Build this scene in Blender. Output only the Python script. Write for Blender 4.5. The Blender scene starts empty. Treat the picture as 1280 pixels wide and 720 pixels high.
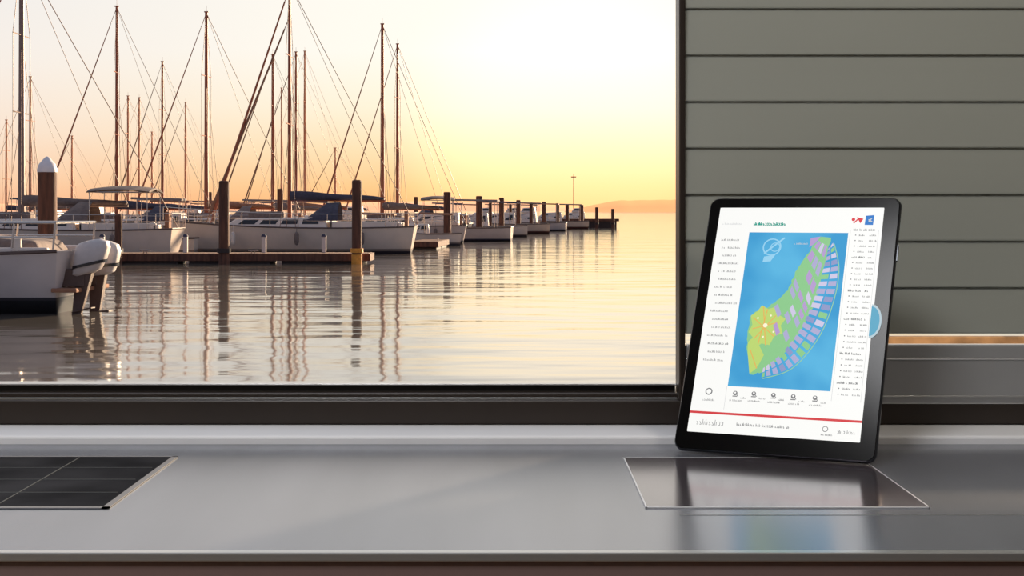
import bpy, math, random
from mathutils import Vector, Matrix
random.seed(7)
S=bpy.context.scene
S.view_settings.view_transform='Standard'
S.view_settings.look='None'
COL=S.collection
F=1920.0; ZC=2.0
def lin(c):
    c=c/255.0
    return c/12.92 if c<=0.04045 else ((c+0.055)/1.055)**2.4
def rgb(r,g,b): return (lin(r),lin(g),lin(b),1)
# ---------------------------------------------------------------- materials
def mat(name,col,rough=.5,metal=0,var=.12,vs=8.0,bump=0,bs=40,spec=.5,coat=0,stretch=None,bd=.01):
    m=bpy.data.materials.new(name); m.use_nodes=True
    nt=m.node_tree; b=nt.nodes['Principled BSDF']
    b.inputs['Roughness'].default_value=rough; b.inputs['Metallic'].default_value=metal
    b.inputs['Specular IOR Level'].default_value=spec
    b.inputs['Coat Weight'].default_value=coat
    tc=nt.nodes.new('ShaderNodeTexCoord'); mp=nt.nodes.new('ShaderNodeMapping')
    nt.links.new(tc.outputs['Object'],mp.inputs[0])
    if stretch: mp.inputs['Scale'].default_value=stretch
    n=nt.nodes.new('ShaderNodeTexNoise'); n.inputs['Scale'].default_value=vs; n.inputs['Detail'].default_value=4
    nt.links.new(mp.outputs[0],n.inputs['Vector'])
    r=nt.nodes.new('ShaderNodeValToRGB'); c=rgb(*col)
    r.color_ramp.elements[0].position=.3; r.color_ramp.elements[1].position=.7
    r.color_ramp.elements[0].color=tuple(x*(1-var) for x in c[:3])+(1,)
    r.color_ramp.elements[1].color=tuple(min(1,x*(1+var)) for x in c[:3])+(1,)
    nt.links.new(n.outputs[0],r.inputs[0]); nt.links.new(r.outputs[0],b.inputs['Base Color'])
    if bump:
        n2=nt.nodes.new('ShaderNodeTexNoise'); n2.inputs['Scale'].default_value=bs
        nt.links.new(mp.outputs[0],n2.inputs['Vector'])
        bp=nt.nodes.new('ShaderNodeBump'); bp.inputs['Strength'].default_value=bump; bp.inputs['Distance'].default_value=bd
        nt.links.new(n2.outputs[0],bp.inputs['Height']); nt.links.new(bp.outputs[0],b.inputs['Normal'])
    return m
def emit(name,col,st=1.0):
    m=bpy.data.materials.new(name); m.use_nodes=True; b=m.node_tree.nodes['Principled BSDF']
    b.inputs['Base Color'].default_value=(.01,.01,.01,1); b.inputs['Roughness'].default_value=.3
    b.inputs['Specular IOR Level'].default_value=.1
    b.inputs['Emission Color'].default_value=rgb(*col); b.inputs['Emission Strength'].default_value=st
    return m
def hullmat(name,top,stripe,anti,zs=.12,ze=.22):
    m=mat(name,top,.3,var=.06,vs=1.5,coat=.3); nt=m.node_tree; b=nt.nodes['Principled BSDF']
    src=b.inputs['Base Color'].links[0].from_socket
    tc=nt.nodes.new('ShaderNodeTexCoord'); sp=nt.nodes.new('ShaderNodeSeparateXYZ'); nt.links.new(tc.outputs['Object'],sp.inputs[0])
    prev=src
    for z,c in ((ze,stripe),(zs,anti)):
        lt=nt.nodes.new('ShaderNodeMath'); lt.operation='LESS_THAN'; lt.inputs[1].default_value=z
        nt.links.new(sp.outputs[2],lt.inputs[0])
        mx=nt.nodes.new('ShaderNodeMix'); mx.data_type='RGBA'
        nt.links.new(lt.outputs[0],mx.inputs[0]); nt.links.new(prev,mx.inputs[6]); mx.inputs[7].default_value=rgb(*c)
        prev=mx.outputs[2]
    nt.links.new(prev,b.inputs['Base Color']); return m
# ---------------------------------------------------------------- mesh builder
class MB:
    def __init__(s): s.v=[]; s.f=[]; s.m=[]
    def add(s,vs,fs,mi=0):
        o=len(s.v); s.v+= [tuple(p) for p in vs]; s.f+=[tuple(i+o for i in f) for f in fs]; s.m+=[mi]*len(fs)
    def box(s,x0,x1,y0,y1,z0,z1,mi=0):
        s.add([(x0,y0,z0),(x1,y0,z0),(x1,y1,z0),(x0,y1,z0),(x0,y0,z1),(x1,y0,z1),(x1,y1,z1),(x0,y1,z1)],
              [(0,3,2,1),(4,5,6,7),(0,1,5,4),(1,2,6,5),(2,3,7,6),(3,0,4,7)],mi)
    def hexa(s,bot,top,mi=0):
        s.add(list(bot)+list(top),[(0,3,2,1),(4,5,6,7),(0,1,5,4),(1,2,6,5),(2,3,7,6),(3,0,4,7)],mi)
    def tube(s,a,b,r1,r2=None,n=8,mi=0):
        if r2 is None: r2=r1
        a=Vector(a); b=Vector(b); d=(b-a).normalized()
        u=d.orthogonal().normalized(); w=d.cross(u)
        vs=[]
        for p,r in ((a,r1),(b,r2)):
            for i in range(n):
                t=2*math.pi*i/n; vs.append(p+u*r*math.cos(t)+w*r*math.sin(t))
        s.add(vs,[(i,(i+1)%n,n+(i+1)%n,n+i) for i in range(n)]+[tuple(range(n))[::-1],tuple(range(n,2*n))],mi)
    def rings(s,R,closed=True,cap=True,mi=0):
        n=len(R[0]); vs=[p for r in R for p in r]; fs=[]
        for k in range(len(R)-1):
            for i in range(n if closed else n-1):
                j=(i+1)%n; fs.append((k*n+i,k*n+j,(k+1)*n+j,(k+1)*n+i))
        if cap: fs+= [tuple(range(n))[::-1],tuple(range((len(R)-1)*n,len(R)*n))]
        s.add(vs,fs,mi)
    def path(s,pts,r,n=5,mi=0):
        for a,b in zip(pts[:-1],pts[1:]): s.tube(a,b,r,r,n,mi)
    def obj(s,name,mats,parent=None,smooth=False,bevel=0,seg=2,label=None):
        me=bpy.data.meshes.new(name); me.from_pydata(s.v,[],s.f); me.update()
        for m in (mats if isinstance(mats,(list,tuple)) else [mats]): me.materials.append(m)
        for p,i in zip(me.polygons,s.m): p.material_index=i
        import bmesh
        bm=bmesh.new(); bm.from_mesh(me); bmesh.ops.recalc_face_normals(bm,faces=bm.faces); bm.to_mesh(me); bm.free()
        if smooth:
            for p in me.polygons: p.use_smooth=True
            try: me.set_sharp_from_angle(angle=math.radians(40))
            except Exception: pass
        o=bpy.data.objects.new(name,me); COL.objects.link(o)
        if parent: o.parent=parent
        if bevel:
            md=o.modifiers.new('bevel','BEVEL'); md.width=bevel; md.segments=seg; md.limit_method='ANGLE'
        if label: o['label']=label
        return o
def empty(name,loc,label,cat,group=None,rz=0):
    e=bpy.data.objects.new(name,None); e.location=loc; e.rotation_euler=(0,0,rz); e.empty_display_size=.2
    COL.objects.link(e); e['label']=label; e['category']=cat
    if group: e['group']=group
    return e
def tag(o,label,cat=None,kind=None,group=None):
    o['label']=label
    if cat: o['category']=cat
    if kind: o['kind']=kind
    if group: o['group']=group
    return o
def PX(px,Y): return (px-640)/F*Y
def PZ(py,Y): return ZC+(262-py)/F*Y
# ---------------------------------------------------------------- palette
M_white=mat('gelcoat_white',(218,202,190),.35,var=.05,vs=2)
M_deck=mat('deck_grey',(172,154,142),.6,var=.08)
M_dark=mat('smoked_window',(34,32,34),.12,var=.1)
M_canvasB=mat('canvas_navy',(66,64,78),.85,var=.2,bump=.5,bs=20)
M_canvasG=mat('canvas_grey',(118,102,96),.85,var=.2,bump=.5,bs=20)
M_canvasT=mat('canvas_tan',(146,102,78),.85,var=.2,bump=.5,bs=20)
M_mastB=mat('mast_bronze',(164,86,54),.5,.0,var=.1)
M_mastG=mat('mast_alloy',(140,116,106),.45,.2,var=.1)
M_mastF=mat('mast_far_hazed',(204,130,92),.6,0,var=.1)  # paler than near masts: warm distance haze put into the colour
M_wire=mat('rigging_wire',(124,86,68),.5,.1,var=.05)
M_wireF=mat('rigging_wire_far_hazed',(206,156,124),.6,0,var=.05)  # distance haze painted into the lighter wire colour
M_steel=mat('stainless_steel',(190,180,172),.25,.9,var=.05)
M_rub=mat('rub_rail_rubber',(90,70,62),.6)
M_wood=mat('weathered_pile_wood',(92,56,40),.8,var=.45,vs=3,bump=.8,bs=14,stretch=(3,3,.4))
M_plank=mat('dock_planks',(112,76,54),.75,var=.35,vs=2.5,bump=.5,bs=12,stretch=(4,.5,1))
M_float=mat('dock_float',(50,36,32),.7,var=.3)
M_gold=mat('pile_foot_orange_lit',(222,144,48),.5,var=.2)  # golden colour paints the orange light on the dock-end pile foot
M_cap=mat('pile_cap_white',(205,200,205),.4,var=.05)
M_motor=mat('outboard_grey',(196,186,182),.4,var=.05)
H1=hullmat('hull_white',(226,208,194),(150,132,122),(60,52,56))
H2=hullmat('hull_cream',(222,196,174),(110,70,56),(70,40,34))
H3=hullmat('hull_navy',(66,64,78),(180,166,155),(70,30,28))
H4=hullmat('hull_pale',(206,192,186),(84,82,98),(38,36,44),.1,.16)
H5=hullmat('near_hull',(212,200,196),(60,56,62),(24,22,26),.26,.32)
# ---------------------------------------------------------------- boats
def hull_rings(L,B,Fb,dr,tr=.7,rake=.7,stern=.25,n=20,m=7):
    R=[]
    for k in range(n+1):
        t=k/n
        if t>.4: b=B/2*(1-((t-.4)/.6)**2.3)
        else: b=B/2*(1-(1-tr)*((.4-t)/.4)**2)
        b=max(b,.015)
        sh=Fb*(1+.28*max(0,(t-.3)/.7)**2+.05*max(0,(.3-t)/.3)**2)
        d=dr*(1-t**5)*(.6+.4*math.sin(math.pi*min(1,t*1.1)))+.02
        ring=[]
        for j in range(-m,m+1):
            s=abs(j)/m; sg=1 if j>0 else -1
            y=b*(s**.5)*(.93+.07*s); z=-d+(sh+d)*(s**1.35)
            zz=max(0,(z+dr)/(sh+dr))
            x=L*(t-.5)+rake*(zz-1)*(t**4) - stern*(zz-1)*(1-t)**4
            ring.append((x,sg*y if j else 0,z))
        R.append(ring)
    return R
def build_hull(e,L,B,Fb,dr,hm,tr=.7,rake=.7,stern=.25,n=20,swell=0):
    R=hull_rings(L,B,Fb,dr,tr,rake,stern,n)
    h=MB(); h.rings(R,closed=False,cap=False)
    if swell:
        pr=R[0]; cap=[pr]
        for k in range(1,6):
            a=k/5*math.pi/2; q=math.cos(a); o=swell*math.sin(a)
            cap.append([(x-o*(.1+.9*max(0,min(1,z/Fb+.1))),y*(q*.3+.7 if k<5 else .68),z) for x,y,z in pr])
        h.rings(cap,closed=False,cap=False); h.add(cap[-1],[tuple(range(len(pr)))])
        dk=MB(); dk.rings([[ (r[0][0],r[0][1],r[0][2]-.03),(r[-1][0],r[-1][1],r[-1][2]-.03)] for r in cap],closed=False,cap=False); dk.obj('stern_deck',M_white,e)
    else: h.add(R[0],[tuple(range(len(R[0])))])
    h.obj('hull',hm,e,smooth=True)
    d=MB(); rr=[]
    for r in R:
        a=Vector(r[0]); b=Vector(r[-1]); z=-.05
        rr.append([(a.x,a.y*.98,a.z+z),(a.x,a.y*.5,a.z+z+.03),(a.x,0,a.z+z+.05),(b.x,b.y*.5,b.z+z+.03),(b.x,b.y*.98,b.z+z)])
    d.rings(rr,closed=False,cap=False); d.obj('deck',M_deck,e,smooth=True)
    t=MB()
    for i in (0,-1): t.path([r[i] for r in R],.035,5)
    if not swell: t.tube(R[0][0],R[0][-1],.035,.035,5)
    t.obj('rub_rail',M_rub,e)
    return R
def side_win(mb,P,u0,u1,v0,v1,off):
    a,b,c,d=[Vector(p) for p in P]
    def q(u,v): return (a*(1-u)+b*u)*(1-v)+(d*(1-u)+c*u)*v
    n=(b-a).cross(d-a).normalized()*off
    base=[q(u0,v0),q(u1,v0),q(u1,v1),q(u0,v1)]
    mb.hexa([p-n for p in base],[p+n for p in base])
def cabin(e,x0,x1,w0,w1,z0,h,fs=.5,rs=.15,nw=3,top=M_white,taper=.85,name='cabin'):
    bot=[(x0,-w0,z0),(x1,-w1,z0),(x1,w1,z0),(x0,w0,z0)]
    tp=[(x0+rs,-w0*taper,z0+h),(x1-fs,-w1*taper,z0+h*.92),(x1-fs,w1*taper,z0+h*.92),(x0+rs,w0*taper,z0+h)]
    c=MB(); c.hexa(bot,tp); o=c.obj(name,top,e,smooth=True,bevel=.06,seg=3)
    wn=MB()
    for k in range(nw):
        u0=.08+k*.86/nw; u1=u0+.86/nw-.05
        side_win(wn,[bot[0],bot[1],tp[1],tp[0]],u0,u1,.38,.8,.012)
        side_win(wn,[bot[3],bot[2],tp[2],tp[3]],u0,u1,.38,.8,.012)
    side_win(wn,[bot[1],bot[2],tp[2],tp[1]],.12,.88,.3,.85,.012)
    wn.obj('cabin_window',M_dark,e)
    return tp
def guard_rail(e,R,h=.62,step=2,lo=0,hi=None,rad=.018):
    g=MB(); 
    for side in (0,-1):
        pts=[Vector(R[k][side]) for k in range(lo,(hi or len(R)),step)]
        for p in pts: g.tube(p,p+Vector((0,0,h)),rad,rad,5)
        g.path([p+Vector((0,0,h)) for p in pts],rad*.8,5); g.path([p+Vector((0,0,h*.5)) for p in pts],rad*.6,4)
    if lo==0:
        a=Vector(R[0][0])+Vector((0,0,h)); b=Vector(R[0][-1])+Vector((0,0,h)); g.tube(a,b,rad,rad,5)
    g.obj('guard_rail',M_steel,e)
def frame(e,x0,x1,ys,z0,z1,xm=None,name='bimini_frame'):
    fr=MB()
    for x in (x0,x1):
        fr.tube((x,-ys,z0),(x,-ys,z1),.02,.02,6); fr.tube((x,ys,z0),(x,ys,z1),.02,.02,6); fr.tube((x,-ys,z1),(x,ys,z1),.02,.02,6)
    for y in (-ys,ys): fr.tube((x0,y,z1),(x1,y,z1),.02,.02,6)
    fr.obj(name,M_steel,e)
def fender(e,x,y,z,mt):
    fd=MB(); fr=[]
    for dz,r in ((-.3,.02),(-.26,.08),(-.15,.11),(.15,.11),(.26,.08),(.3,.02)): fr.append([(x+r*math.cos(a),y+r*math.sin(a),z+dz) for a in [2*math.pi*i/10 for i in range(10)]])
    fd.rings(fr); fd.tube((x,y,z+.3),(x,y-.05*(1 if y>0 else -1),z+.6),.012,.012,5); fd.obj('fender',mt,e,smooth=True)
def sailboat(mpx,Y,mtop,heading,L,label,mast_frac=.06,hm=H1,cover=M_canvasB,mm=M_mastB,wm=M_wire,
             mr=.075,wr=.016,bimini=None,furl=True,detail=2,boomh=1.0,furls=None,spread=True,dodger=None):
    rz=math.radians(heading); R3=Matrix.Rotation(rz,3,'Z')
    mast=Vector((PX(mpx,Y),Y,0)); off=R3@Vector((mast_frac*L,0,0)); loc=mast-off
    e=empty('sailboat',(loc.x,loc.y,0),label,'boat','sailboats moored in the marina',rz)
    B=L*.3; Fb=.48+L*.06
    R=build_hull(e,L,B,Fb,.45,hm,tr=.72,rake=L*.09,stern=.3,n=18 if detail>1 else 12)
    mx=mast_frac*L; zt=PZ(mtop,Y); dz=Fb+.02
    tp=cabin(e,-.16*L,.26*L,B*.31,B*.2,dz-.04,.5,fs=.7,rs=.1,nw=4)
    c=MB(); c.box(-.44*L,-.17*L,-B*.3,-B*.26,dz-.05,dz+.25); c.box(-.44*L,-.17*L,B*.26,B*.3,dz-.05,dz+.25); c.box(-.18*L,-.17*L,-B*.3,B*.3,dz-.05,dz+.3); c.box(-.45*L,-.43*L,-B*.3,B*.3,dz-.05,dz+.2)
    c.obj('cockpit_coaming',M_white,e,bevel=.03)
    if dodger:
        d=MB(); x0,x1=-.2*L,-.07*L
        d.rings([[(x,w_*math.cos(a),dz+.3+hh*math.sin(a)) for a in [math.pi*i/10 for i in range(11)]] for x,w_,hh in ((x0,B*.3,.85),(x0+.4*(x1-x0),B*.3,.82),(x1,B*.27,.12))],closed=False,cap=False)
        d.obj('spray_hood',dodger,e,smooth=True)
    m=MB(); m.tube((mx,0,dz),(mx,0,zt),mr,mr*.62,10)
    bw=B*.5
    if spread:
        for fz in (.42,.7):
            z=dz+(zt-dz)*fz; m.tube((mx,-.55*bw-.15,z),(mx,.55*bw+.15,z),.025,.025,6)
    m.tube((mx,0,zt),(mx,0,zt+.35),.012,.008,5); m.box(mx-.12,mx+.12,-.03,.03,zt-.02,zt+.04)
    m.obj('mast',mm,e,smooth=True)
    bz=dz+boomh; bl=.38*L
    b=MB(); b.tube((mx-.08,0,bz),(mx-bl,0,bz-.05),.055,.05,8); b.obj('boom',mm,e,smooth=True)
    if cover:
        rings=[]
        for k in range(11):
            t=k/10; x=mx-.02-(bl-.1)*t; hh=(.36*(1-t)**.7+.1)*(1+.1*math.sin(9*t)); ww=.17*(1-.4*t)
            rings.append([(x,ww*math.cos(a),bz+.02+hh*.5*math.sin(a)+hh*.35) for a in [2*math.pi*i/10 for i in range(10)]])
        s=MB(); s.rings(rings); s.obj('sail_cover',cover,e,smooth=True)
    r=MB(); top=Vector((mx,0,zt-.05)); bow=Vector((.485*L,0,R[-1][0][2])); st=Vector((-.5*L,0,Fb+.05))
    if furls is None: r.tube(top,bow,wr,wr,4)
    r.tube(top,st,wr,wr,4)
    for sg in (-1,1):
        ch=Vector((mx-.1,sg*bw*.93,Fb))
        z1=dz+(zt-dz)*.42; z2=dz+(zt-dz)*.7
        s1=Vector((mx,sg*(.55*bw+.15),z1)); s2=Vector((mx,sg*(.55*bw+.15),z2))
        r.path([ch,s1,s2,top],wr*.8,4); r.tube(ch+Vector((.3,0,0)),(mx,0,z1),wr*.8,wr*.8,4)
        r.tube(ch-Vector((.4,0,0)),(mx,0,z2),wr*.8,wr*.8,4)
    r.tube((mx-bl,0,bz),top,wr*.7,wr*.7,4)
    r.obj('rigging',wm,e)
    if furls:
        for i,(fz,fx) in enumerate(furls):
            a=Vector((mx,0,dz+(zt-dz)*fz)); b2=Vector((mx+fx,0,Fb+.15)); f=MB()
            k1=a.lerp(b2,.06); k2=a.lerp(b2,.95); f.tube(a,b2,.02,.02,5); f.tube(k1,k2,.035,.08,8); f.obj('furled_jib',M_canvasT if i else M_mastB,e,smooth=True)
    elif furl:
        f=MB(); f.tube(top.lerp(bow,.08),top.lerp(bow,.93),.02,.055,7); f.obj('furled_jib',M_mastB if detail>1 else M_canvasT,e,smooth=True)
    if detail>1:
        guard_rail(e,R,rad=.016)
        for fx in (-.3,-.05,.2): 
            k=int((fx+.5)*18); sgn=-1 if math.cos(rz)>0 else 1
            fender(e,fx*L,sgn*(abs(R[k][0][1])+.1),Fb*.6,M_canvasG if fx<0 else M_white)
        hb=MB(); hb.box(.3*L,.3*L+.5,-.25,.25,Fb,Fb+.22); hb.obj('deck_hatch',M_dark,e,bevel=.02)
        hb=MB(); hb.box(-.47*L,-.455*L,-.25,.25,Fb-.02,Fb+.75); hb.obj('stern_seat',M_canvasT,e,bevel=.02)
        hb=MB(); hb.box(.02*L,.16*L,-.35,.35,dz+.40,dz+.72); hb.obj('deck_bag',M_canvasG,e,bevel=.1,seg=3)
    if bimini:
        bm=MB(); x0,x1=-.42*L,-.2*L; zz=dz+1.65
        rings=[]
        for k in range(7):
            t=k/6; x=x0+(x1-x0)*t; zc=zz+.1*math.sin(math.pi*t)
            rings.append([(x,-B*.36,zc-.12),(x,-B*.2,zc),(x,0,zc+.04),(x,B*.2,zc),(x,B*.36,zc-.12),(x,B*.34,zc-.16),(x,0,zc-.02),(x,-B*.34,zc-.16)])
        bm.rings(rings); bm.obj('bimini_canopy',bimini,e,smooth=True)
        frame(e,x0+.1,x1-.1,B*.33,dz,zz-.13)
    return e
def motorboat(px,Y,heading,L,label,hm=H1,fly=False,cx=0,canvas=None,Fb=None):
    rz=math.radians(heading)
    e=empty('motorboat',(PX(px,Y),Y,0),label,'boat','motorboats moored in the marina',rz)
    B=L*.33; Fb=Fb or .45+L*.045
    R=build_hull(e,L,B,Fb,.35,hm,tr=.88,rake=L*.12,stern=.05,n=14)
    tp=cabin(e,-.12*L+cx,.3*L+cx,B*.36,B*.22,Fb-.03,1.0 if L>7 else .6,fs=1.1 if L>6 else .7,rs=.1,nw=3)
    if fly:
        cabin(e,-.1*L,.1*L,B*.3,B*.26,Fb+(.93 if L>7 else .52),.5,fs=.3,rs=.05,nw=1,name='flybridge')
    if canvas:
        c=MB(); z=Fb+(1.75 if L>5 else 1.1)
        c.hexa([(-.4*L,-B*.38,z-.08),(0,-B*.34,z),(0,B*.34,z),(-.4*L,B*.38,z-.08)],[(-.4*L,-B*.34,z+.04),(0,-B*.3,z+.1),(0,B*.3,z+.1),(-.4*L,B*.34,z+.04)])
        c.obj('bimini_canopy',canvas,e,bevel=.03)
        frame(e,-.38*L,-.05*L,B*.33,Fb-.05,z-.02)
    guard_rail(e,R,h=.5,step=2,lo=6)
    return e
sailboat(362,70.5,-22,180,11.6,'long white sailboat with dark sail cover moored along the dock',mast_frac=0.0,mr=.1,cover=M_canvasB,furls=[(.98,3.65),(.86,3.85)],boomh=1.25,dodger=M_canvasB,wr=.02)
sailboat(27,63,-60,180,11.5,'white sailboat with thick pale mast behind the dock',mm=M_mastG,mr=.15,cover=M_canvasG,bimini=M_canvasG,dodger=M_canvasG,wr=.02)
sailboat(146,80,8,186,9.5,'white sailboat with tall bare mast and navy sail cover',mr=.1,hm=H4,dodger=M_canvasB,mm=M_mastB)
sailboat(258,84,15,176,10,'cream sailboat with tall brown mast and tan sail cover',mr=.13,hm=H2,cover=M_canvasT,dodger=M_canvasG,wr=.02)
sailboat(478,92,30,180,9.0,'pale sailboat with grey canopy beside the piles',mr=.14,hm=H4,cover=M_canvasG,bimini=M_canvasG,wr=.022)
sailboat(497,104,55,172,9,'dark-hulled sailboat with brown mast among the moored boats',mr=.13,hm=H3,cover=M_canvasB,dodger=M_canvasB,wr=.022)
far=[(203,112,77,178,9,H1,M_canvasB),(341,96.6,68,184,8.4,H4,M_canvasG),(370,112,65,175,10,H1,M_canvasT),(381,127,64,182,10,H2,M_canvasB),
     (160,132,120,180,9,H1,M_canvasB),(174,138,122,176,9,H4,M_canvasG),(232,145,128,184,9,H1,M_canvasB),(38,104,96,178,9,H2,M_canvasG),
     (90,140,170,183,8,H1,M_canvasB),(190,152,165,180,8,H4,M_canvasT),(352,150,110,184,9,H2,M_canvasB),
     (419,140,185,180,8,H1,M_canvasG),(8,128,150,177,8,H1,M_canvasB)]
for (px,Y,t,hd,L,h,c) in far:
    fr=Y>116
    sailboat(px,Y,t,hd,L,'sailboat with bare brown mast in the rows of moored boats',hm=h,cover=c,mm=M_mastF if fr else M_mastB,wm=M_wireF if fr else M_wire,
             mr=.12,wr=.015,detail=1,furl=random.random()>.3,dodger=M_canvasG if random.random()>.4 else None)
motorboat(166,68.3,184,5.6,'small white motorboat moored at the dock',hm=H1,canvas=M_canvasG)
motorboat(556,98,176,8.6,'white cabin motorboat with grey canopy',hm=H4,canvas=M_canvasG)
motorboat(596,113.5,180,7.5,'low white motorboat beside the dock piles',hm=H1,canvas=M_canvasB)
motorboat(630,128,186,7.5,'small white motorboat beside the dock piles',hm=H2,canvas=M_canvasG)
motorboat(660,143.8,174,7.2,'pale cabin cruiser beside the dock piles',hm=H4,fly=True,canvas=M_canvasT)
motorboat(692,160,182,7.2,'small white motorboat near the end of the dock',hm=H2,canvas=M_canvasG)
motorboat(722,176,178,7.2,'small pale motorboat near the end of the dock',hm=H4,fly=True)
motorboat(440,118,176,8,'white cabin motorboat with upper steering deck',hm=H1,fly=True)
motorboat(110,92,180,8,'white cabin motorboat with upper steering deck',hm=H1,fly=True)
motorboat(305,91.5,182,7.2,'white cabin motorboat with canopy',hm=H2,canvas=M_canvasG)
motorboat(215,104.5,178,7.5,'white cabin motorboat with navy canopy',hm=H1,canvas=M_canvasB)
motorboat(448,79.5,178,4.8,'small open launch with canopy tied behind the dock',hm=H4,canvas=M_canvasT)
for px,Y,L,fl in ((60,117,8.5,True),(130,124.5,8,False),(270,122,8.5,True),(322,136,8.5,False),(240,158,8,True),(18,88,8.5,False),(540,124,6.2,True),(566,146,6,True),(606,168,7.5,True),(640,180,7.5,True),(190,88,5.5,True),(525,85.5,4.5,False),(365,86,5.2,False)):
    motorboat(px,Y,180+random.uniform(-6,6),L,'cabin cruiser with covered deck in the rows of moored boats',hm=random.choice((H1,H4,H2)),fly=fl,canvas=random.choice((M_canvasG,M_canvasB,M_canvasT)))
# near boat with outboards -----------------------------------------
nb=empty('motorboat',(-12.2,30.4,0),'near white boat with outboard motors and stern rail','boat','motorboats moored in the marina',math.radians(176))
R=build_hull(nb,7.4,2.6,1.16,.4,H5,tr=.9,rake=.9,stern=.3,n=22,swell=.08)
cabin(nb,-1.4,2.6,.95,.6,1.07,.85,fs=.9,rs=.25,nw=3)
c=MB(); c.box(-3.5,-1.4,-1.12,-1.0,1.05,1.28); c.box(-3.5,-1.4,1.0,1.12,1.05,1.28); c.box(-3.55,-3.4,-1.12,1.12,1.05,1.2); c.obj('cockpit_coaming',M_white,nb,bevel=.03)
g=MB()
for sg in (-1,1):
    pts=[Vector((x,sg*1.1,1.2)) for x in (-3.6,-2.8,-2.0,-1.1)]
    for p in pts: g.tube(p,p+Vector((-.05,0,.55)),.022,.022,6)
    g.path([p+Vector((-.05,0,.55)) for p in pts]+[(-.6,sg*1.05,1.2)],.024,6); g.path([p+Vector((-.03,0,.28)) for p in pts],.018,5)
g.tube((-3.65,-1.1,1.75),(-3.65,1.1,1.75),.024,.024,6); g.obj('stern_rail',M_steel,nb)
pl=MB(); pl.box(-4.0,-3.5,-.95,.95,.42,.5); pl.obj('swim_platform',M_canvasT,nb,bevel=.02)
for yy,th in ((.55,.22),(-.15,.08)):
    def T(x,y,z):
        dx=x+3.75; dz=z-.8
        return (-3.75+dx*math.cos(th)-dz*math.sin(th)*.8, y+yy, .8+dz*math.cos(th)-dx*math.sin(th))
    def sq(a,lx,ly): return lx*math.copysign(abs(math.cos(a))**.6,math.cos(a)),ly*math.copysign(abs(math.sin(a))**.6,math.sin(a))
    ob=MB(); rr=[]
    for z,lx,ly,ox in ((.68,.19,.13,.06),(.73,.28,.18,.03),(.92,.32,.21,0),(1.13,.34,.21,-.01),(1.26,.32,.18,.02),(1.34,.22,.13,.07),(1.36,.09,.06,.1)):
        rr.append([T(-4.12+ox+sq(a,lx,ly)[0],sq(a,lx,ly)[1],z) for a in [2*math.pi*(i+.5)/24 for i in range(24)]])
    ob.rings(rr); ob.obj('outboard_cowling',M_motor,nb,smooth=True)
    ob=MB(); rr=[]
    for z in (.84,.90):
        rr.append([T(-4.12+sq(a,.33,.22)[0],sq(a,.33,.22)[1],z) for a in [2*math.pi*(i+.5)/24 for i in range(24)]])
    ob.rings(rr); ob.obj('cowling_band',M_dark,nb)
    ob=MB(); ob.hexa([T(-4.1,-.04,-.4),T(-3.96,-.04,-.4),T(-3.96,.04,-.4),T(-4.1,.04,-.4)],[T(-4.22,-.1,.7),T(-3.9,-.1,.7),T(-3.9,.1,.7),T(-4.22,.1,.7)])
    ob.hexa([T(-4.36,-.12,-.05),T(-3.94,-.12,-.05),T(-3.94,.12,-.05),T(-4.36,.12,-.05)],[T(-4.34,-.12,-.02),T(-3.96,-.12,-.02),T(-3.96,.12,-.02),T(-4.34,.12,-.02)])
    ob.box(-4.05,-3.5,yy-.12,yy+.12,.52,.86); ob.obj('outboard_leg',M_rub,nb,bevel=.015)
sc=MB(); sc.hexa([(-3.3,-.9,1.08),(-1.5,-.9,1.08),(-1.5,.9,1.08),(-3.3,.9,1.08)],[(-3.1,-.7,1.4),(-1.6,-.7,1.5),(-1.6,.7,1.5),(-3.1,.7,1.4)])
sc.obj('cockpit_cover',M_canvasG,nb,bevel=.08,seg=3)
wd_=MB(); wd_.tube((-2.9,1.06,1.2),(-2.9,1.06,1.45),.09,.08,10); wd_.obj('winch',M_steel,nb)
fender(nb,-2.3,1.40,.72,M_canvasG)
# ---------------------------------------------------------------- pilings
def piling(px,Y,top,w,cap=None,gold=False,label='weathered brown timber mooring pile standing in the water'):
    X=PX(px,Y); zt=PZ(top,Y); r=w/2*Y/F
    e=empty('mooring_pile',(X,Y,0),label,'mooring pile','timber mooring piles')
    m=MB(); rr=[]
    zs=[-1.5,0,.5,1.1,1.8,2.4,zt-.12,zt-.04,zt] if zt>2.6 else [-1.5,0,.5,1.1,zt-.12,zt-.04,zt]
    for z in zs:
        k=1.04-.03*z/max(zt,1)+random.uniform(-.015,.015)
        if z>=zt-.001: k*=.8
        rr.append([(r*k*math.cos(a)*(1+.02*math.sin(3*a)),r*k*math.sin(a),z) for a in [2*math.pi*i/16 for i in range(16)]])
    m.rings(rr); m.obj('pile_shaft',M_wood,e,smooth=True)
    if cap:
        c=MB(); c.rings([[(r*q*math.cos(a),r*q*math.sin(a),z) for a in [2*math.pi*i/16 for i in range(16)]] for z,q in ((zt-.06,1.06),(zt+.02,1.06),(zt+.12,.9),(zt+.28,.25),(zt+.3,.05))])
        c.obj('pile_cap',M_cap,e,smooth=True)
    c=MB()
    c.tube((0,0,.42),(0,0,.58),r*1.35,r*1.35,16); c.obj('pile_hoop',M_gold if gold else M_float,e,smooth=True)
    if gold:
        c=MB(); c.tube((0,0,-.1),(0,0,.36),r*1.12,r*1.12,16); c.obj('pile_lit_foot',M_gold,e,smooth=True)
    return e
piling(59,35,212,23,cap=True,label='thick dark mooring pile with a white conical cap')
piling(280,56.2,226,13,label='tall brown mooring pile in front of the floating dock')
piling(446,56.2,225,12,gold=True,label='tall mooring pile with golden ring of painted orange light at the dock end')
piling(148,56.2,268,9,label='short dark mooring pile beside the floating dock')
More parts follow.
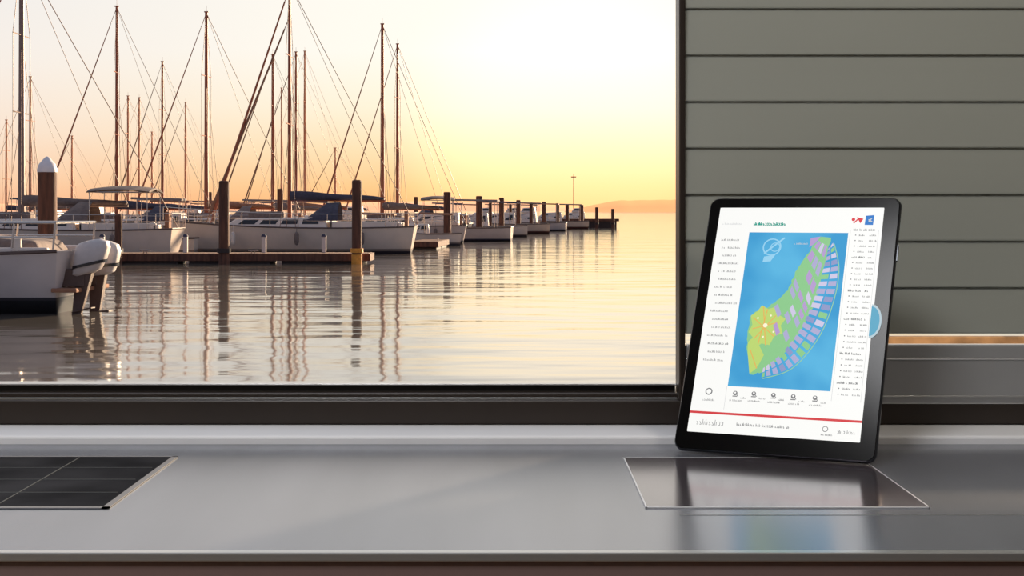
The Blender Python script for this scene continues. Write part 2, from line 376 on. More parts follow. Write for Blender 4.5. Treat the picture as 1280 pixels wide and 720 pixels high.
for px,t,Y,w in ((559,240,90,9),(599,245,105,8),(627,247,117,6.5),(648,250,131.5,5.5),(664,253,138,4.5),(680,252,148,5),(697,254,156,4.5),(709,255,164.5,4.5),(727,256,165,5),(746,259,165,4),(766,261,165,4),(613,252,122.5,4),(638,255,139,4),
                 (350,236,89,7),(262,240,95.6,6),(410,243,98,6),(520,246,108,5)):
    piling(px,Y,t,w)
# ---------------------------------------------------------------- docks
def dock(name,p0,p1,wd,label,zt=.38,cleats=True):
    p0=Vector(p0); p1=Vector(p1); d=p1-p0; L=d.length; rz=math.atan2(d.y,d.x)
    e=empty(name,(p0.x,p0.y,0),label,'dock','floating docks of the marina',rz)
    m=MB(); n=int(L/.2); s=L/n
    for i in range(n): m.box(i*s+.008,(i+1)*s-.008,-wd/2,wd/2,zt-.05,zt)
    for y in (-wd/2+.1,0,wd/2-.1): m.box(0,L,y-.04,y+.04,zt-.14,zt-.045)
    m.obj('dock_deck',M_plank,e)
    m=MB()
    for y in (-wd/2-.06,wd/2): m.box(0,L,y,y+.06,zt-.28,zt-.01)
    m.box(-.06,0,-wd/2-.06,wd/2+.06,zt-.28,zt-.01); m.box(L,L+.06,-wd/2-.06,wd/2+.06,zt-.28,zt-.01); m.obj('fascia_board',M_wood,e)
    nf=max(2,int(L/3)); fl=L/nf; base=None
    for i in range(nf):
        if base is None:
            f=MB(); f.box(.2,fl-.2,-wd/2+.05,wd/2-.05,-.3,zt-.1); base=f.obj('dock_float',M_float,e,bevel=.05)
        else:
            o=base.copy(); o.location=(i*fl,0,0); COL.objects.link(o); o.parent=e
    for i in range(int(L/4)):
        f=MB(); x=2+i*4; y=-wd/2+.15
        f.tube((x-.18,y,zt+.1),(x+.18,y,zt+.1),.025,.025,6); f.tube((x-.06,y,zt),(x-.06,y,zt+.1),.02,.02,6); f.tube((x+.06,y,zt),(x+.06,y,zt+.1),.02,.02,6); f.obj('cleat',M_steel,e)
    return e
dock('floating_dock',(-15.6,57.6,0),(-5.3,57.6,0),1.6,'brown planked floating dock with dark floats')
dock('floating_dock',(-4.5,78,0),(-4.2,84,0),1.4,'brown floating walkway lined with timber piles')
dock('floating_dock',(-32,75.6,0),(-10.6,75.6,0),1.4,'brown planked floating dock between the boats')
dock('floating_dock',(-22.5,33,0),(-15.8,56,0),1.6,'narrow floating walkway beside the near boat')
for x0,x1,yy_,zt_ in ((-9,-2.2,109.4,.45),(-5.2,-.3,120.5,.45),(-4,1.8,135.8,.45),(-8,5,151.5,.5),(1.5,11.6,168,1.0)):
    dock('floating_dock',(x0,yy_,0),(x1,yy_,0),1.6,'distant floating dock between the moored boats',zt=zt_)
for i,(px,Y) in enumerate(((128,57.8),(232,57.8),(330,57.8),(405,57.8))):
    e=empty('power_pedestal',(PX(px,Y),Y,.381),'small white power pedestal standing on the dock','power pedestal','power pedestals on the dock')
    m=MB(); m.box(-.08,.08,-.08,.08,0,.6); m.obj('pedestal_body',M_white,e,bevel=.02); m=MB(); m.hexa([(-.1,-.1,.6),(.1,-.1,.6),(.1,.1,.6),(-.1,.1,.6)],[(-.05,-.05,.7),(.05,-.05,.7),(.05,.05,.7),(-.05,.05,.7)]); m.obj('pedestal_cap',M_canvasB,e)
e=empty('lamp_post',(PX(717,184),184,0),'thin lamp post with small head on the far dock','lamp post')
m=MB(); m.tube((0,0,-1),(0,0,5.9),.06,.045,8); m.obj('pole',M_mastF,e); m=MB(); m.box(-.3,.3,-.15,.15,5.85,5.97); m.tube((0,0,5.97),(0,0,6.3),.04,.02,6); m.obj('lamp_head',M_mastF,e)
# ---------------------------------------------------------------- distant shore
def shore(name,x0,x1,Y,h,seed,col,label,em=.6,st=7,cb=1):
    rnd=random.Random(seed); m=MB(); n=110; top=[]; 
    ph=[rnd.uniform(0,6) for _ in range(6)]
    for i in range(n+1):
        t=i/n; x=x0+(x1-x0)*t
        z=h*(.7+.10*math.sin(4*t+ph[0])+.08*math.sin(11*t+ph[1])+.05*math.sin(31*t+ph[2])+.05*rnd.random())*min(1,t*st+.03)*min(1,(1-t)*7+.02)
        top.append([(x,Y-120,-1),(x,Y-60,z*.45),(x,Y,z),(x,Y+150,-1)])
    m.rings(top,closed=False,cap=False)
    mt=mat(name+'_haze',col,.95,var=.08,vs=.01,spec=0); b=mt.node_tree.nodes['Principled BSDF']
    b.inputs['Emission Color'].default_value=rgb(*col); b.inputs['Emission Strength'].default_value=em  # warm haze over the shore put in as surface emission
    o=m.obj('hillside',mt,None,smooth=True); tag(o,label,'hill'); return o
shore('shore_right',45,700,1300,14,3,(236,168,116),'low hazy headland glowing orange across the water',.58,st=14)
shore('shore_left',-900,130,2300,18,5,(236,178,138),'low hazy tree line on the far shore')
# ---------------------------------------------------------------- water
w=MB(); w.add([(-3500,2.2,0),(3500,2.2,0),(3500,6000,0),(-3500,6000,0)],[(0,1,2,3)])
mw=bpy.data.materials.new('harbour_water'); mw.use_nodes=True; nt=mw.node_tree; b=nt.nodes['Principled BSDF']
b.inputs['Base Color'].default_value=(.13,.112,.095,1); b.inputs['Roughness'].default_value=.07; b.inputs['IOR'].default_value=1.9
tc=nt.nodes.new('ShaderNodeTexCoord')
def nz(scale,st,det):
    mp=nt.nodes.new('ShaderNodeMapping'); mp.inputs['Scale'].default_value=st; nt.links.new(tc.outputs['Object'],mp.inputs[0])
    n=nt.nodes.new('ShaderNodeTexNoise'); n.inputs['Scale'].default_value=scale; n.inputs['Detail'].default_value=det; n.inputs['Roughness'].default_value=.45
    nt.links.new(mp.outputs[0],n.inputs['Vector']); return n
n1=nz(.85,(.5,1,1),1.8); n2=nz(.2,(.45,1,1),2)
ad=nt.nodes.new('ShaderNodeMath'); ad.operation='MULTIPLY_ADD'; ad.inputs[1].default_value=1.5
nt.links.new(n2.outputs[0],ad.inputs[0]); nt.links.new(n1.outputs[0],ad.inputs[2])
bp=nt.nodes.new('ShaderNodeBump'); bp.inputs['Strength'].default_value=1; bp.inputs['Distance'].default_value=.027
nt.links.new(ad.outputs[0],bp.inputs['Height']); nt.links.new(bp.outputs[0],b.inputs['Normal'])
o=w.obj('harbour_water',mw); tag(o,'calm rippled harbour water reflecting the sunset sky','water','stuff')
# ---------------------------------------------------------------- interior
D=.21
M_wall=mat('wall_paint',(150,148,142),.8,var=.04)
M_ceil=mat('ceiling_paint',(170,170,168),.8,var=.04)
M_floor=mat('floor_teak',(110,80,58),.5,var=.25,vs=3,stretch=(1,8,1))
M_frame=mat('bronze_frame',(46,38,33),.35,.2,var=.15,vs=5)
M_frame2=mat('dark_gasket',(20,17,16),.4,var=.1)
M_alu=mat('brushed_aluminium',(195,195,195),.3,.8,var=.08,vs=30,stretch=(.05,1,1))
M_slat=mat('painted_slat',(154,156,147),.3,var=.06,vs=3,stretch=(.3,1,1))
M_counter=mat('satin_counter',(124,127,136),.24,.6,var=.14,vs=2.0,spec=.5,stretch=(7,.8,1))
M_sill=mat('silver_sill',(226,226,228),.42,.0,var=.05,vs=4)
M_cab=mat('cabinet_front',(128,106,102),.4,var=.08,vs=4)
z=ZC
X0,X1,Y0,Y1=-1.7,1.7,-1.9,1.56
FL=ZC-D-.9; CE=3.15
m=MB(); m.box(X0,X1,Y0,Y1,FL-.05,FL); tag(m.obj('floor',M_floor),'teak plank cabin floor',kind='structure')
m=MB(); m.box(X0,X1,Y0,Y1,CE,CE+.05); tag(m.obj('ceiling',M_ceil),'pale painted ceiling',kind='structure')
m=MB(); m.box(X0-.05,X0,Y0,Y1,FL,CE); tag(m.obj('wall_left',M_wall),'pale painted side wall',kind='structure')
m=MB(); m.box(X1,X1+.05,Y0,Y1,FL,CE); tag(m.obj('wall_right',M_wall),'pale painted side wall',kind='structure')
m=MB(); m.box(X0,X1,Y0-.05,Y0,FL,CE); tag(m.obj('wall_back',M_wall),'pale painted rear wall',kind='structure')
WX0,WX1=-1.25,1.05; WB=z-.203; WT=z+.72
m=MB(); m.box(X0,X1,1.453,1.54,FL-.6,WB); m.box(X0,X1,1.453,1.54,WT,CE); m.box(X0,WX0,1.453,1.54,WB,WT); m.box(WX1,X1,1.453,1.54,WB,WT)
tag(m.obj('wall_front',M_wall),'painted wall around the wide window',kind='structure')
we=bpy.data.objects.new('window_1',None); COL.objects.link(we); tag(we,'wide dark bronze framed window overlooking the marina',kind='structure')
m=MB()
m.box(WX0,WX1,1.449,1.50,WB,z-.180); m.box(WX0,WX1,1.462,1.50,z-.181,z-.1745)
m.box(WX0,WX0+.03,1.449,1.50,WB,WT); m.box(WX1-.03,WX1,1.449,1.50,WB,WT); m.box(WX0,WX1,1.449,1.50,WT-.03,WT)
m.box(.1575,.1635,1.447,1.480,z-.180,WT)
m.obj('window_frame',M_frame,we,bevel=.0015)
m=MB(); m.box(WX0,.157,1.478,1.492,z-.1748,z-.1685); m.obj('gasket',M_frame2,we)
m=MB(); m.box(WX0,.1575,1.474,1.496,z-.1687,z-.1672); m.box(WX0,.157,1.4575,1.4615,z-.1805,z-.1785); m.obj('frame_trim',M_alu,we,bevel=.0004)
# shutter
se=empty('window_shutter',(0,1.45,z-.11),'grey-green horizontal slatted shutter over the window','window shutter')
m=MB(); sp=.04395; zb0=-.008
sx0,sx1=.1640,1.02
for k in range(19):
    zb=zb0+k*sp; zt=zb+sp
    yf=.002
    prof=[(yf,zb+.0008),(yf-.0003,zb+.0020),(yf+.0022,zt+.003),(yf+.0055,zt+.003),(yf+.0032,zb+.0006)]
    m.rings([[(sx0,y,zz) for y,zz in prof],[(sx1,y,zz) for y,zz in prof]])
m.box(sx0,sx1,.0065,.012,zb0+.004,.82)
m.obj('slats',M_slat,se)
m=MB(); m.box(sx0,sx1,.001,.013,-.0735,-.0175); m.obj('bottom_rail',mat('rail_grey',(166,166,166),.28,.35,var=.04),se,bevel=.002)
m=MB(); m.box(sx0,sx1,-.0015,.003,-.0735,-.0655); m.box(sx0,sx1,.0,.003,-.032,-.030); m.obj('rail_edge',M_alu,se,bevel=.001)
te_=empty('added_gap_rail',(.75,1.64,z-.16),'low metal toe rail added outside to leave a thin glint in the gap','toe rail')  # rail added outside to shape the bright strip under the shutter
m=MB(); m.box(-.42,.5,-.004,.004,-.03,.0252); m.obj('rail_strip',mat('weathered_alloy',(176,140,108),.3,.4,var=.5,vs=30),te_,bevel=.002)
m=MB(); m.box(-.45,.5,-.10,.25,-.06,-.03); m.obj('side_deck',M_deck,te_)
# sill + counter
m=MB(); m.box(X0,X1,1.376,1.449,z-D-.02,z-.2028); o=m.obj('trim_1',M_sill,bevel=.0025); tag(o,'silver satin window sill strip',kind='structure')
ce=empty('countertop',(0,1.15,z-D),'long brushed silver-grey countertop beneath the window','countertop')
m=MB(); m.box(X0+.002,X1-.002,.945-1.15,1.376-1.15,-.0045,0); m.obj('worktop',M_counter,ce,bevel=.001)
m=MB(); m.box(X0+.002,X1-.002,.937-1.15,.9455-1.15,-.0052,.0006); m.obj('edge_trim',M_alu,ce,bevel=.001)
m=MB(); m.box(.115,1.3,1.0555-1.15,1.057-1.15,-.0005,.0003); m.obj('inlay_strip',M_alu,ce)
kb=empty('base_cabinet',(0,1.15,FL),'taupe base cabinet with flat doors under the countertop','cabinet')
m=MB(); m.box(X0+.002,X1-.002,.965-1.15,1.45-1.15,0,.865); m.obj('cabinet_body',M_cab,kb)
m=MB(); m.box(X0+.002,X1-.002,.939-1.15,.965-1.15,.79,.8945); m.obj('fascia',M_cab,kb)
for i in range(6):
    m=MB(); x=X0+.01+i*.565; m.box(x,x+.555,.942-1.15,.965-1.15,.02,.78); d=m.obj('door',M_cab,kb,bevel=.003)
    h=MB(); h.box(x+.24,x+.32,.932-1.15,.942-1.15,.72,.735); h.obj('handle',M_alu,d,bevel=.002)
# hob
he=empty('cooktop',(-.53,1.19,z-D),'black glass gridded cooktop set flush in the countertop','cooktop')
m=MB(); hx0,hx1,hy0,hy1=-.22,.242,-.108,.11
m.box(hx0,hx1,hy0,hy1,.0002,.0008); m.obj('glass_plate',mat('hob_glass',(36,38,43),.2,var=.5,vs=9,spec=0.0),he)
m=MB()
for i in range(1,6): x=hx0+(hx1-hx0)*i/6; m.box(x-.0005,x+.0005,hy0+.004,hy1-.004,.0008,.0010)
for i in range(1,4): y=hy0+(hy1-hy0)*i/4; m.box(hx0+.004,hx1-.004,y-.0006,y+.0006,.0008,.0010)
m.obj('grid_line',mat('grid_line',(76,80,84),.6,spec=.0),he)
m=MB(); 
for a in ((hx0-.005,hx1+.005,hy1,hy1+.003),(hx0-.005,hx1+.005,hy0-.005,hy0),(hx1,hx1+.005,hy0-.005,hy1+.003),(hx0-.005,hx0,hy0-.005,hy1+.003)): m.box(a[0],a[1],a[2],a[3],.0002,.0009)
m.obj('rim',mat('hob_rim',(112,114,120),.5,.0,spec=.05),he)
ge=empty('glass_panel',(.195,1.187,z-D),'reflective glass panel set into the counter below the tablet','glass panel')
m=MB(); gx0,gx1,gy0,gy1=-.1,.098,-.106,.108
m.box(gx0,gx1,gy0,gy1,.0001,.0008); m.obj('glass_plate',mat('inlay_glass',(114,106,112),.13,.7,var=.25,vs=14,spec=.4,coat=0,stretch=(1,.4,1)),ge)
m=MB()
for a in ((gx0-.0015,gx1+.0015,gy1,gy1+.0012),(gx0-.0015,gx1+.0015,gy0-.0015,gy0),(gx1,gx1+.001,gy0-.0015,gy1+.0012),(gx0-.001,gx0,gy0-.0015,gy1+.0012)): m.box(a[0],a[1],a[2],a[3],.0001,.001)
m.obj('rim',mat('bright_rim',(225,225,228),.3,.3,var=.03),ge)
# ---------------------------------------------------------------- tablet
TW,TH,TT=.1746,.2413,.0075
s,c_=.433,.9014
ev=Vector((.9003,-.4353,0)); uv_=Vector((.4353*s,.9003*s,c_)).normalized(); nv=ev.cross(uv_)
te=empty('tablet',(0,0,0),'tablet with marina chart on screen leaning upright on counter','tablet')
MT=Matrix(((ev.x,uv_.x,nv.x,.1385),(ev.y,uv_.y,nv.y,1.326),(ev.z,uv_.z,nv.z,z-D+TT*s+.0003),(0,0,0,1)))
te.matrix_world=MT
def rrect(x0,x1,y0,y1,r,zz,n=8):
    p=[]
    for cx,cy,a0 in ((x1-r,y1-r,0),(x0+r,y1-r,90),(x0+r,y0+r,180),(x1-r,y0+r,270)):
        for i in range(n+1):
            a=math.radians(a0+90*i/n); p.append((cx+r*math.cos(a),cy+r*math.sin(a),zz))
    return p
M_black=mat('black_bezel_glass',(7,7,8),.16,var=.1,spec=.15)
M_rim=mat('tablet_rim',(70,72,76),.3,.8,var=.05)
m=MB(); prof=[(.0025,-TT),(.0006,-TT+.002),(0,-TT/2),(.0004,-.0012),(.0012,-.0004)]
m.rings([rrect(i,TW-i,i,TH-i,.0085-i*.5,zz) for i,zz in prof]); m.obj('body',M_rim,te,smooth=True)
m=MB(); m.rings([rrect(.0012,TW-.0012,.0012,TH-.0012,.0078,-.0004),rrect(.0016,TW-.0016,.0016,TH-.0016,.0075,0)]); m.obj('bezel',M_black,te)
m=MB(); m.box(TW-.0003,TW+.0008,TH-.06,TH-.045,-.005,-.0025); m.obj('volume_button',M_rim,te)
SX0,SX1,SY0,SY1=.0108,TW-.0142,.0165,TH-.0105
SWd,SHt=SX1-SX0,SY1-SY0
Mw=emit('screen_white',(250,250,247),1.0)
m=MB(); m.rings([rrect(SX0,SX1,SY0,SY1,.0008,0),rrect(SX0,SX1,SY0,SY1,.0008,.0002)]); scr=m.obj('screen',Mw,te)
scr['label']='bright white screen showing a marina map page'
def pq(px,py):
    v=(py-267)/280; u=.5
    for _ in range(12):
        yt=268-3*u; yb=540+17*u; v=(py-yt)/(yb-yt)
        xl=903-42*v; xr=1105-35*v; u=(px-xl)/(xr-xl)
    return u,v
def sc2(u,v,l): return (SX0+u*SWd,SY1-v*SHt,.0002+.00012*l)
class G(MB):
    def rect(s,u0,u1,v0,v1,l,mi=0): s.add([sc2(u0,v1,l),sc2(u1,v1,l),sc2(u1,v0,l),sc2(u0,v0,l)],[(0,1,2,3)],mi)
    def poly(s,pts,l,mi=0): s.add([sc2(u,v,l) for u,v in pts],[tuple(range(len(pts)))],mi)
    def circ(s,u,v,r,l,mi=0,n=24): s.poly([(u+r*math.cos(2*math.pi*i/n)/SWd,v+r*math.sin(2*math.pi*i/n)/SHt) for i in range(n)],l,mi)
    def ring(s,u,v,r,t,l,mi=0,n=24):
        for i in range(n):
            a,b=2*math.pi*i/n,2*math.pi*(i+1)/n
            s.poly([(u+q*math.cos(w)/SWd,v+q*math.sin(w)/SHt) for q,w in ((r,a),(r,b),(r-t,b),(r-t,a))],l,mi)
    def line(s,p,q,w,l,mi=0):
        a=Vector((p[0]*SWd,p[1]*SHt)); b=Vector((q[0]*SWd,q[1]*SHt)); d=(b-a); 
        if d.length<1e-7: return
        n=Vector((-d.y,d.x)).normalized()*w/2
        s.poly([(x.x/SWd,x.y/SHt) for x in (a+n,b+n,b-n,a-n)],l,mi)
    def scribble(s,u,v,wu,h,l,rnd,mi=0,wt=.0003):
        # faint letter-like marks, too small to read
        x=u; hs=h/SHt
        while x<u+wu:
            cw=h*.55/SWd; k=rnd.random()
            if k<.14: x+=cw*.8; continue
            if k<.4: s.line((x,v-hs/2),(x,v+hs/2),wt,l,mi); s.line((x+cw*.45,v-hs*.1),(x+cw*.45,v+hs/2),wt,l,mi)
            elif k<.7: s.line((x,v-hs*.15),(x+cw*.6,v-hs*.15),wt,l,mi); s.line((x,v+hs*.45),(x+cw*.6,v+hs*.45),wt,l,mi); s.line((x+cw*.6,v-hs*.15),(x+cw*.6,v+hs*.45),wt,l,mi)
            else: s.line((x,v-hs*.1),(x+cw*.6,v+hs*.45),wt,l,mi); s.line((x,v+hs*.45),(x+cw*.6,v+hs*.45),wt,l,mi)
            x+=cw
rnd=random.Random(4)
Mgr=emit('screen_grey_text',(124,124,126)); Mdk=emit('screen_dark_text',(80,82,86)); Mlt=emit('screen_light_grey',(200,202,204))
Mblue=bpy.data.materials.new('map_water'); Mblue.use_nodes=True; nt=Mblue.node_tree; b=nt.nodes['Principled BSDF']
b.inputs['Base Color'].default_value=(.01,.01,.01,1); b.inputs['Specular IOR Level'].default_value=.1; b.inputs['Emission Strength'].default_value=1
tc=nt.nodes.new('ShaderNodeTexCoord'); n=nt.nodes.new('ShaderNodeTexNoise'); n.inputs['Scale'].default_value=18; n.inputs['Detail'].default_value=2
r=nt.nodes.new('ShaderNodeValToRGB'); r.color_ramp.elements[0].position=.38; r.color_ramp.elements[0].color=rgb(60,156,210); r.color_ramp.elements[1].position=.65; r.color_ramp.elements[1].color=rgb(90,182,226)
nt.links.new(tc.outputs['Object'],n.inputs['Vector']); nt.links.new(n.outputs[0],r.inputs[0]); nt.links.new(r.outputs[0],b.inputs['Emission Color'])
MU0,MU1,MV0,MV1=.205,.805,.115,.80
g=G(); g.rect(MU0,MU1,MV0,MV1,1); g.obj('map_water',Mblue,scr)
def curve(pts,n=40):
    P=[Vector(p) for p in pts]; out=[]
    for i in range(len(P)-1):
        p0=P[max(i-1,0)];p1=P[i];p2=P[i+1];p3=P[min(i+2,len(P)-1)]
        for k in range(n//(len(P)-1)):
            t=k/(n//(len(P)-1)); out.append(.5*((2*p1)+(-p0+p2)*t+(2*p0-5*p1+4*p2-p3)*t*t+(-p0+3*p1-3*p2+p3)*t**3))
    out.append(P[-1]); return out
def uvs(pts): return [pq(*p) for p in pts]
Mland=emit('map_green',(138,200,138)); Mland2=emit('map_yellow_green',(188,214,112)); Mlav=emit('map_lavender',(172,170,208)); Mpk=emit('map_purple',(180,154,206)); Mor=emit('map_orange',(228,178,90)); Msl=emit('map_slate',(140,150,196)); Mpl=emit('map_lilac',(204,198,226))
def ribbon(g,outer,inner,l,mi=0,n=48,jit=0):
    A=curve(outer,n); B=curve(inner,n); k=min(len(A),len(B))
    if jit:
        A=[p+Vector((rnd.uniform(-jit,jit),rnd.uniform(-jit,jit))) for p in A]; B=[p+Vector((rnd.uniform(-jit,jit),rnd.uniform(-jit,jit))) for p in B]
    for i in range(k-1): g.poly([pq(*A[i]),pq(*A[i+1]),pq(*B[i+1]),pq(*B[i])],l,mi)
LO=[(940,476),(958,470),(982,450),(1004,420),(1020,384),(1041,306)]
LI=[(936,448),(941,406),(964,392),(986,372),(1002,340),(1028,304)]
g=G(); ribbon(g,LO,LI,3,n=50,jit=.9); g.obj('map_land',Mland,scr)
g=G(); ribbon(g,[(939,474),(948,467),(957,452)],[(937,450),(938,436),(946,430)],4,n=20); g.poly(uvs([(941,404),(950,398),(955,391),(963,396),(972,393),(976,403),(984,408),(978,416),(980,426),(970,429),(964,440),(954,438),(946,444),(943,430),(938,424),(943,415)]),4.5); g.obj('map_town',Mland2,scr)
g=G()
for px,py,qx,qy in ((944,406,970,430),(962,396,950,438),(943,420,976,412),(957,393,959,440),(945,432,972,404),(940,445,948,468)): g.line(pq(px,py),pq(qx,qy),.0009,5)
g.obj('map_road',Mor,scr)
g=G(); g.circ(*pq(959,416),.0020,6) 
for px,py in ((950,407),(969,424),(956,430),(966,404)): g.circ(*pq(px,py),.0009,6)
g.obj('map_marker',emit('map_cream',(250,244,210)),scr)
A=curve(LO,50); B=curve(LI,50); kk=min(len(A),len(B))
for i in range(19,kk-4,3):
    for q0,q1 in ((.08,.32),(.38,.6),(.66,.86)):
        if rnd.random()<.3: continue
        a0,a1=A[i],A[i+2]; b0,b1=B[i],B[i+2]
        g=G(); g.poly([pq(*(b0*(1-q0)+a0*q0)),pq(*(b1*(1-q0)+a1*q0)),pq(*(b1*(1-q1)+a1*q1)),pq(*(b0*(1-q1)+a0*q1))],5.5); g.obj('map_block',rnd.choice((Mpk,Mpk,Mpl,Mlav)),scr)
oc=curve([(954,479),(990,467),(1021,432),(1040,388),(1048,345),(1043,312)],65)
ic=curve([(956,468),(979,450),(1002,420),(1018,385),(1030,348),(1037,320)],65)
k=min(len(oc),len(ic))
for i in range(0,k-2,3):
    o0,o1,n0,n1_=oc[i],oc[i+2],ic[i],ic[i+2]
    for q0,q1 in ((0,.46),(.54,1)):
        g=G(); g.poly([pq(*(o0*(1-q0)+n0*q0)),pq(*(o1*(1-q0)+n1_*q0)),pq(*(o1*(1-q1)+n1_*q1)),pq(*(o0*(1-q1)+n0*q1))],6); g.obj('map_plot',rnd.choice((Mlav,Mpl,Msl,Mlav,Mlav,Mpl,Mland)),scr)
g=G()
for a,b2 in zip(oc[:-1],oc[1:]): g.line(pq(a.x+1.5,a.y+1.5),pq(b2.x+1.5,b2.y+1.5),.0008,7)
g.obj('map_breakwater',emit('map_grass_line',(146,200,160)),scr)
g=G(); cu=pq(968,318); g.ring(cu[0],cu[1],.0085,.0012,3); g.ring(cu[0]+.02,cu[1],.0045,.0008,3); g.line(pq(958,326),pq(984,306),.0016,3); g.poly(uvs([(958,330),(972,328),(966,336),(956,337)]),3); g.obj('map_compass',emit('map_light_blue',(150,208,238)),scr)
g=G(); g.poly(uvs([(1016,306),(1028,304),(1022,312),(1014,318)]),4); g.obj('map_islet',Mpk,scr)
g=G(); g.scribble(.49,.165,.08,.0018,2,rnd); g.obj('map_caption',Mlt,scr)
g=G(); g.scribble(.03,.075,.12,.002,1,rnd); g.obj('header_text',Mlt,scr)
g=G(); g.scribble(.225,.075,.2,.0032,1,rnd,wt=.0009); g.obj('page_title',emit('title_teal',(40,158,140)),scr)
g=G(); g.circ(*pq(1068,281),.0016,1); g.line(pq(1068,286),pq(1074,280),.0012,1); g.poly(uvs([(1072,278),(1080,280),(1076,286)]),1); g.obj('alert_icon',emit('icon_red',(220,60,70)),scr)
g=G(); g.poly(uvs([(1083,276),(1093,275),(1091,288),(1081,288)]),1); g.obj('app_icon',emit('icon_blue',(40,120,200)),scr)
g=G(); g.line(pq(1086,281),pq(1090,284),.0012,2); g.line(pq(1086,284),pq(1090,279),.001,2); g.obj('icon_mark',Mlt,scr)
for i in range(16):
    v=.15+i*.036; g=G(); g.scribble(.035+(.01*(i%3)),v,rnd.uniform(.09,.13),.0021,1,rnd,wt=.00035); g.obj('list_entry',Mdk if i%3==1 else Mgr,scr)
g=G()
for i in range(30):
    v=.10+i*.0245; head=i in (0,5,11,16,22,27)
    if head: g.scribble(.835,v,.12,.0021,1,rnd,1,.0004)
    else:
        g.circ(.85,v,.0006,1,0,8); g.scribble(.868,v,rnd.uniform(.03,.05),.0016,1,rnd); g.scribble(.93,v,.04,.0016,1,rnd)
g.obj('data_table',[Mgr,Mdk],scr)
for a in ((.815,.817,.1,.84),(.98,.982,.1,.84),(.2,.202,.8,.9)):
    g=G(); g.rect(*a,1); g.obj('column_rule',Mlt,scr)
u,v=pq(888,497); g=G(); g.circ(u,v-.01,.0032,1); g.circ(u,v-.01,.0022,2,1); g.scribble(u-.03,v+.025,.07,.002,1,rnd); g.obj('tool_icon',[Mgr,Mw],scr)
for px,py in ((921,499),(944,500),(968,502),(992,504),(1018,506)):
    g=G(); u,v=pq(px,py); g.circ(u,v-.008,.0020,1); g.circ(u,v-.010,.0009,2,1); g.line((u-.014,v+.005),(u+.014,v+.005),.0009,1); g.line((u+.008,v-.004),(u+.018,v+.004),.0006,1); g.scribble(u-.03,v+.022,.07,.0017,1,rnd); g.scribble(u+.035,v+.01,.03,.0017,1,rnd)
    g.obj('tool_icon',[Mgr,Mw],scr)
g=G(); g.rect(0,1,.912,.922,1); g.obj('red_rule',emit('rule_red',(214,62,66)),scr)
g=G(); g.scribble(.05,.957,.16,.0050,1,rnd,wt=.00045); g.obj('footer_mark',Mgr,scr)
g=G(); g.scribble(.29,.957,.30,.0026,1,rnd,wt=.00045); g.obj('footer_text',Mgr,scr)
g=G(); g.ring(.80,.955,.0025,.0006,1); g.scribble(.78,.978,.06,.0016,1,rnd); g.obj('footer_icon',Mgr,scr)
g=G(); g.scribble(.87,.962,.09,.0032,1,rnd,wt=.0004); g.obj('footer_text',Mgr,scr)
g=MB(); cu=pq(1085,411); cx=SX0+cu[0]*SWd; cy=SY1-cu[1]*SHt; n=20
pts=[(cx,cy+.0155,0)]+[(cx+.0095*math.sin(math.pi*i/n),cy+.0155*math.cos(math.pi*i/n),0) for i in range(1,n)]+[(cx,cy-.0155,0)]
g.rings([[(p[0],p[1],.0003) for p in pts],[(p[0],p[1],.0007) for p in pts]]); g.obj('side_key',emit('key_pale',(205,228,238),.75),te)
g=MB(); pts=[(cx,cy+.0135,0)]+[(cx+.0078*math.sin(math.pi*i/n),cy+.0135*math.cos(math.pi*i/n),0) for i in range(1,n)]+[(cx,cy-.0135,0)]
g.rings([[(p[0],p[1],.0007) for p in pts],[(p[0],p[1],.0009) for p in pts]]); g.obj('side_key_face',emit('key_blue',(92,180,214),.8),te)
# ---------------------------------------------------------------- world
W=bpy.data.worlds.new('sunset_sky'); S.world=W; W.use_nodes=True; nt=W.node_tree; bg=nt.nodes['Background']
tc=nt.nodes.new('ShaderNodeTexCoord'); nm=nt.nodes.new('ShaderNodeVectorMath'); nm.operation='NORMALIZE'; nt.links.new(tc.outputs['Generated'],nm.inputs[0])
sp=nt.nodes.new('ShaderNodeSeparateXYZ'); nt.links.new(nm.outputs[0],sp.inputs[0])
def mr(src,a,b_,c=0,d=1,it='LINEAR'):
    q=nt.nodes.new('ShaderNodeMapRange'); q.interpolation_type=it
    for i,vv in enumerate((a,b_,c,d)): q.inputs[i+1].default_value=vv
    nt.links.new(src,q.inputs[0]); return q.outputs[0]
zz=mr(sp.outputs[2],0,.3)
def ramp(src,els):
    q=nt.nodes.new('ShaderNodeValToRGB'); e=q.color_ramp.elements
    while len(e)<len(els): e.new(.5)
    for x,(p,cc) in zip(e,els): x.position=p; x.color=rgb(*cc)
    nt.links.new(src,q.inputs[0]); return q.outputs[0]
cool=ramp(zz,[(0,(247,184,146)),(.06,(248,206,174)),(.16,(247,225,208)),(.30,(244,234,226)),(.45,(238,234,231)),(1,(204,206,212))])
warm=ramp(zz,[(0,(255,182,112)),(.05,(255,202,136)),(.13,(255,224,176)),(.22,(254,240,212)),(.34,(253,248,236)),(1,(250,246,240))])
back=ramp(zz,[(0,(172,160,160)),(.3,(160,164,178)),(1,(144,156,182))])
def dotdir(azd,eld):
    az,el=math.radians(azd),math.radians(eld)
    dt=nt.nodes.new('ShaderNodeVectorMath'); dt.operation='DOT_PRODUCT'; nt.links.new(nm.outputs[0],dt.inputs[0])
    dt.inputs[1].default_value=(math.sin(az)*math.cos(el),math.cos(az)*math.cos(el),math.sin(el)); return dt.outputs['Value']
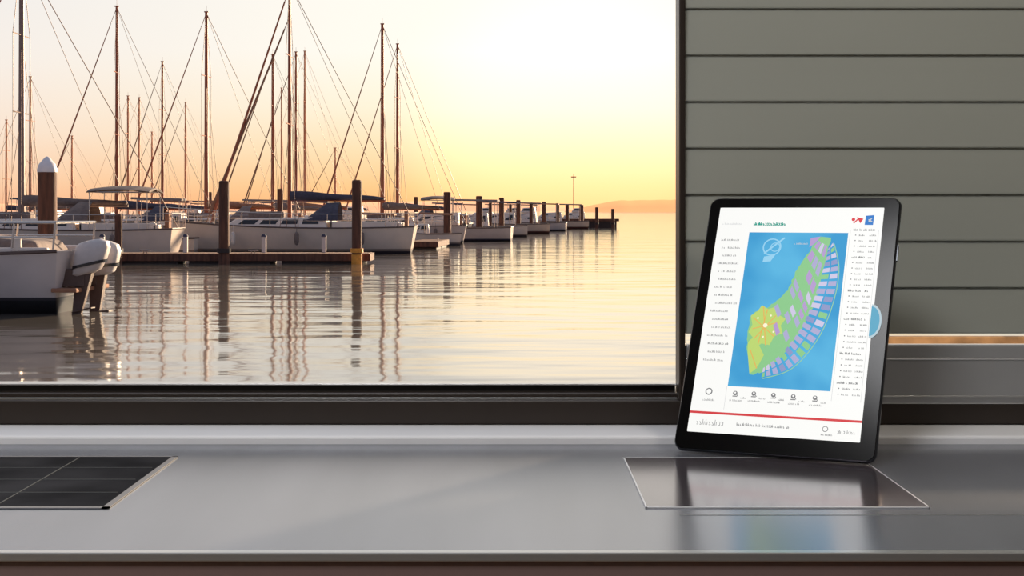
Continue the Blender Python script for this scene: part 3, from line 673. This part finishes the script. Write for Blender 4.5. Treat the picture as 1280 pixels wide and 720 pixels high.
def mix(f,a,b_,bt='MIX'):
    q=nt.nodes.new('ShaderNodeMix'); q.data_type='RGBA'; q.blend_type=bt; nt.links.new(f,q.inputs[0]); nt.links.new(a,q.inputs[6])
    if isinstance(b_,tuple): q.inputs[7].default_value=b_
    else: nt.links.new(b_,q.inputs[7])
    return q.outputs[2]
dm=dotdir(9,4); dg=dotdir(2.5,2.2)
m1=mix(mr(dm,.87,.98),cool,warm)
m2=mix(mr(dm,-.2,.8),back,m1)
m3=mix(mr(dg,math.cos(math.radians(8)),1,0,.38,'SMOOTHERSTEP'),m2,(1.0,.72,.36,1),'ADD')
nt.links.new(m3,bg.inputs[0])
st=mr(dm,.93,1.0,1.03,1.09); nt.links.new(st,bg.inputs[1])
# ---------------------------------------------------------------- lights
def light(name,typ,loc,energy,col,**k):
    l=bpy.data.lights.new(name,typ); l.energy=energy; l.color=col
    for a,b_ in k.items(): setattr(l,a,b_)
    o=bpy.data.objects.new(name,l); o.location=loc; COL.objects.link(o); return o
sn=light('sun','SUN',(20,60,20),12,(1,.76,.50),angle=math.radians(3))
az,el=math.radians(33),math.radians(12)
d=Vector((math.sin(az)*math.cos(el),math.cos(az)*math.cos(el),math.sin(el)))
sn.rotation_euler=d.to_track_quat('Z','Y').to_euler()
for lx,ly,en,cc,rad in ((-.35,.35,18,(.98,.98,1),.3),(.62,.75,5,(1,.9,.78),.1)):  # unseen lamps added to fill the room and brighten the right-hand sill
    cl=empty('fill_lamp',(lx,ly,CE-.03),'flat round fill lamp added out of view at the cabin ceiling','lamp','added ceiling fill lamps')
    m=MB(); m.tube((0,0,0),(0,0,.028),rad,rad,32); m.obj('fill_lamp_body',M_white,cl)
    la=light('fill_light','AREA',(0,0,0),en,cc,shape='DISK',size=rad*1.85); la.parent=cl; la.location=(0,0,-.005)
# ---------------------------------------------------------------- camera
cam=bpy.data.cameras.new('camera'); cam.lens=54; cam.sensor_width=36; cam.shift_y=-98/1280; cam.clip_end=9000; cam.clip_start=.02
co=bpy.data.objects.new('camera',cam); co.location=(0,0,ZC); co.rotation_euler=(math.pi/2,0,0); COL.objects.link(co); S.camera=co
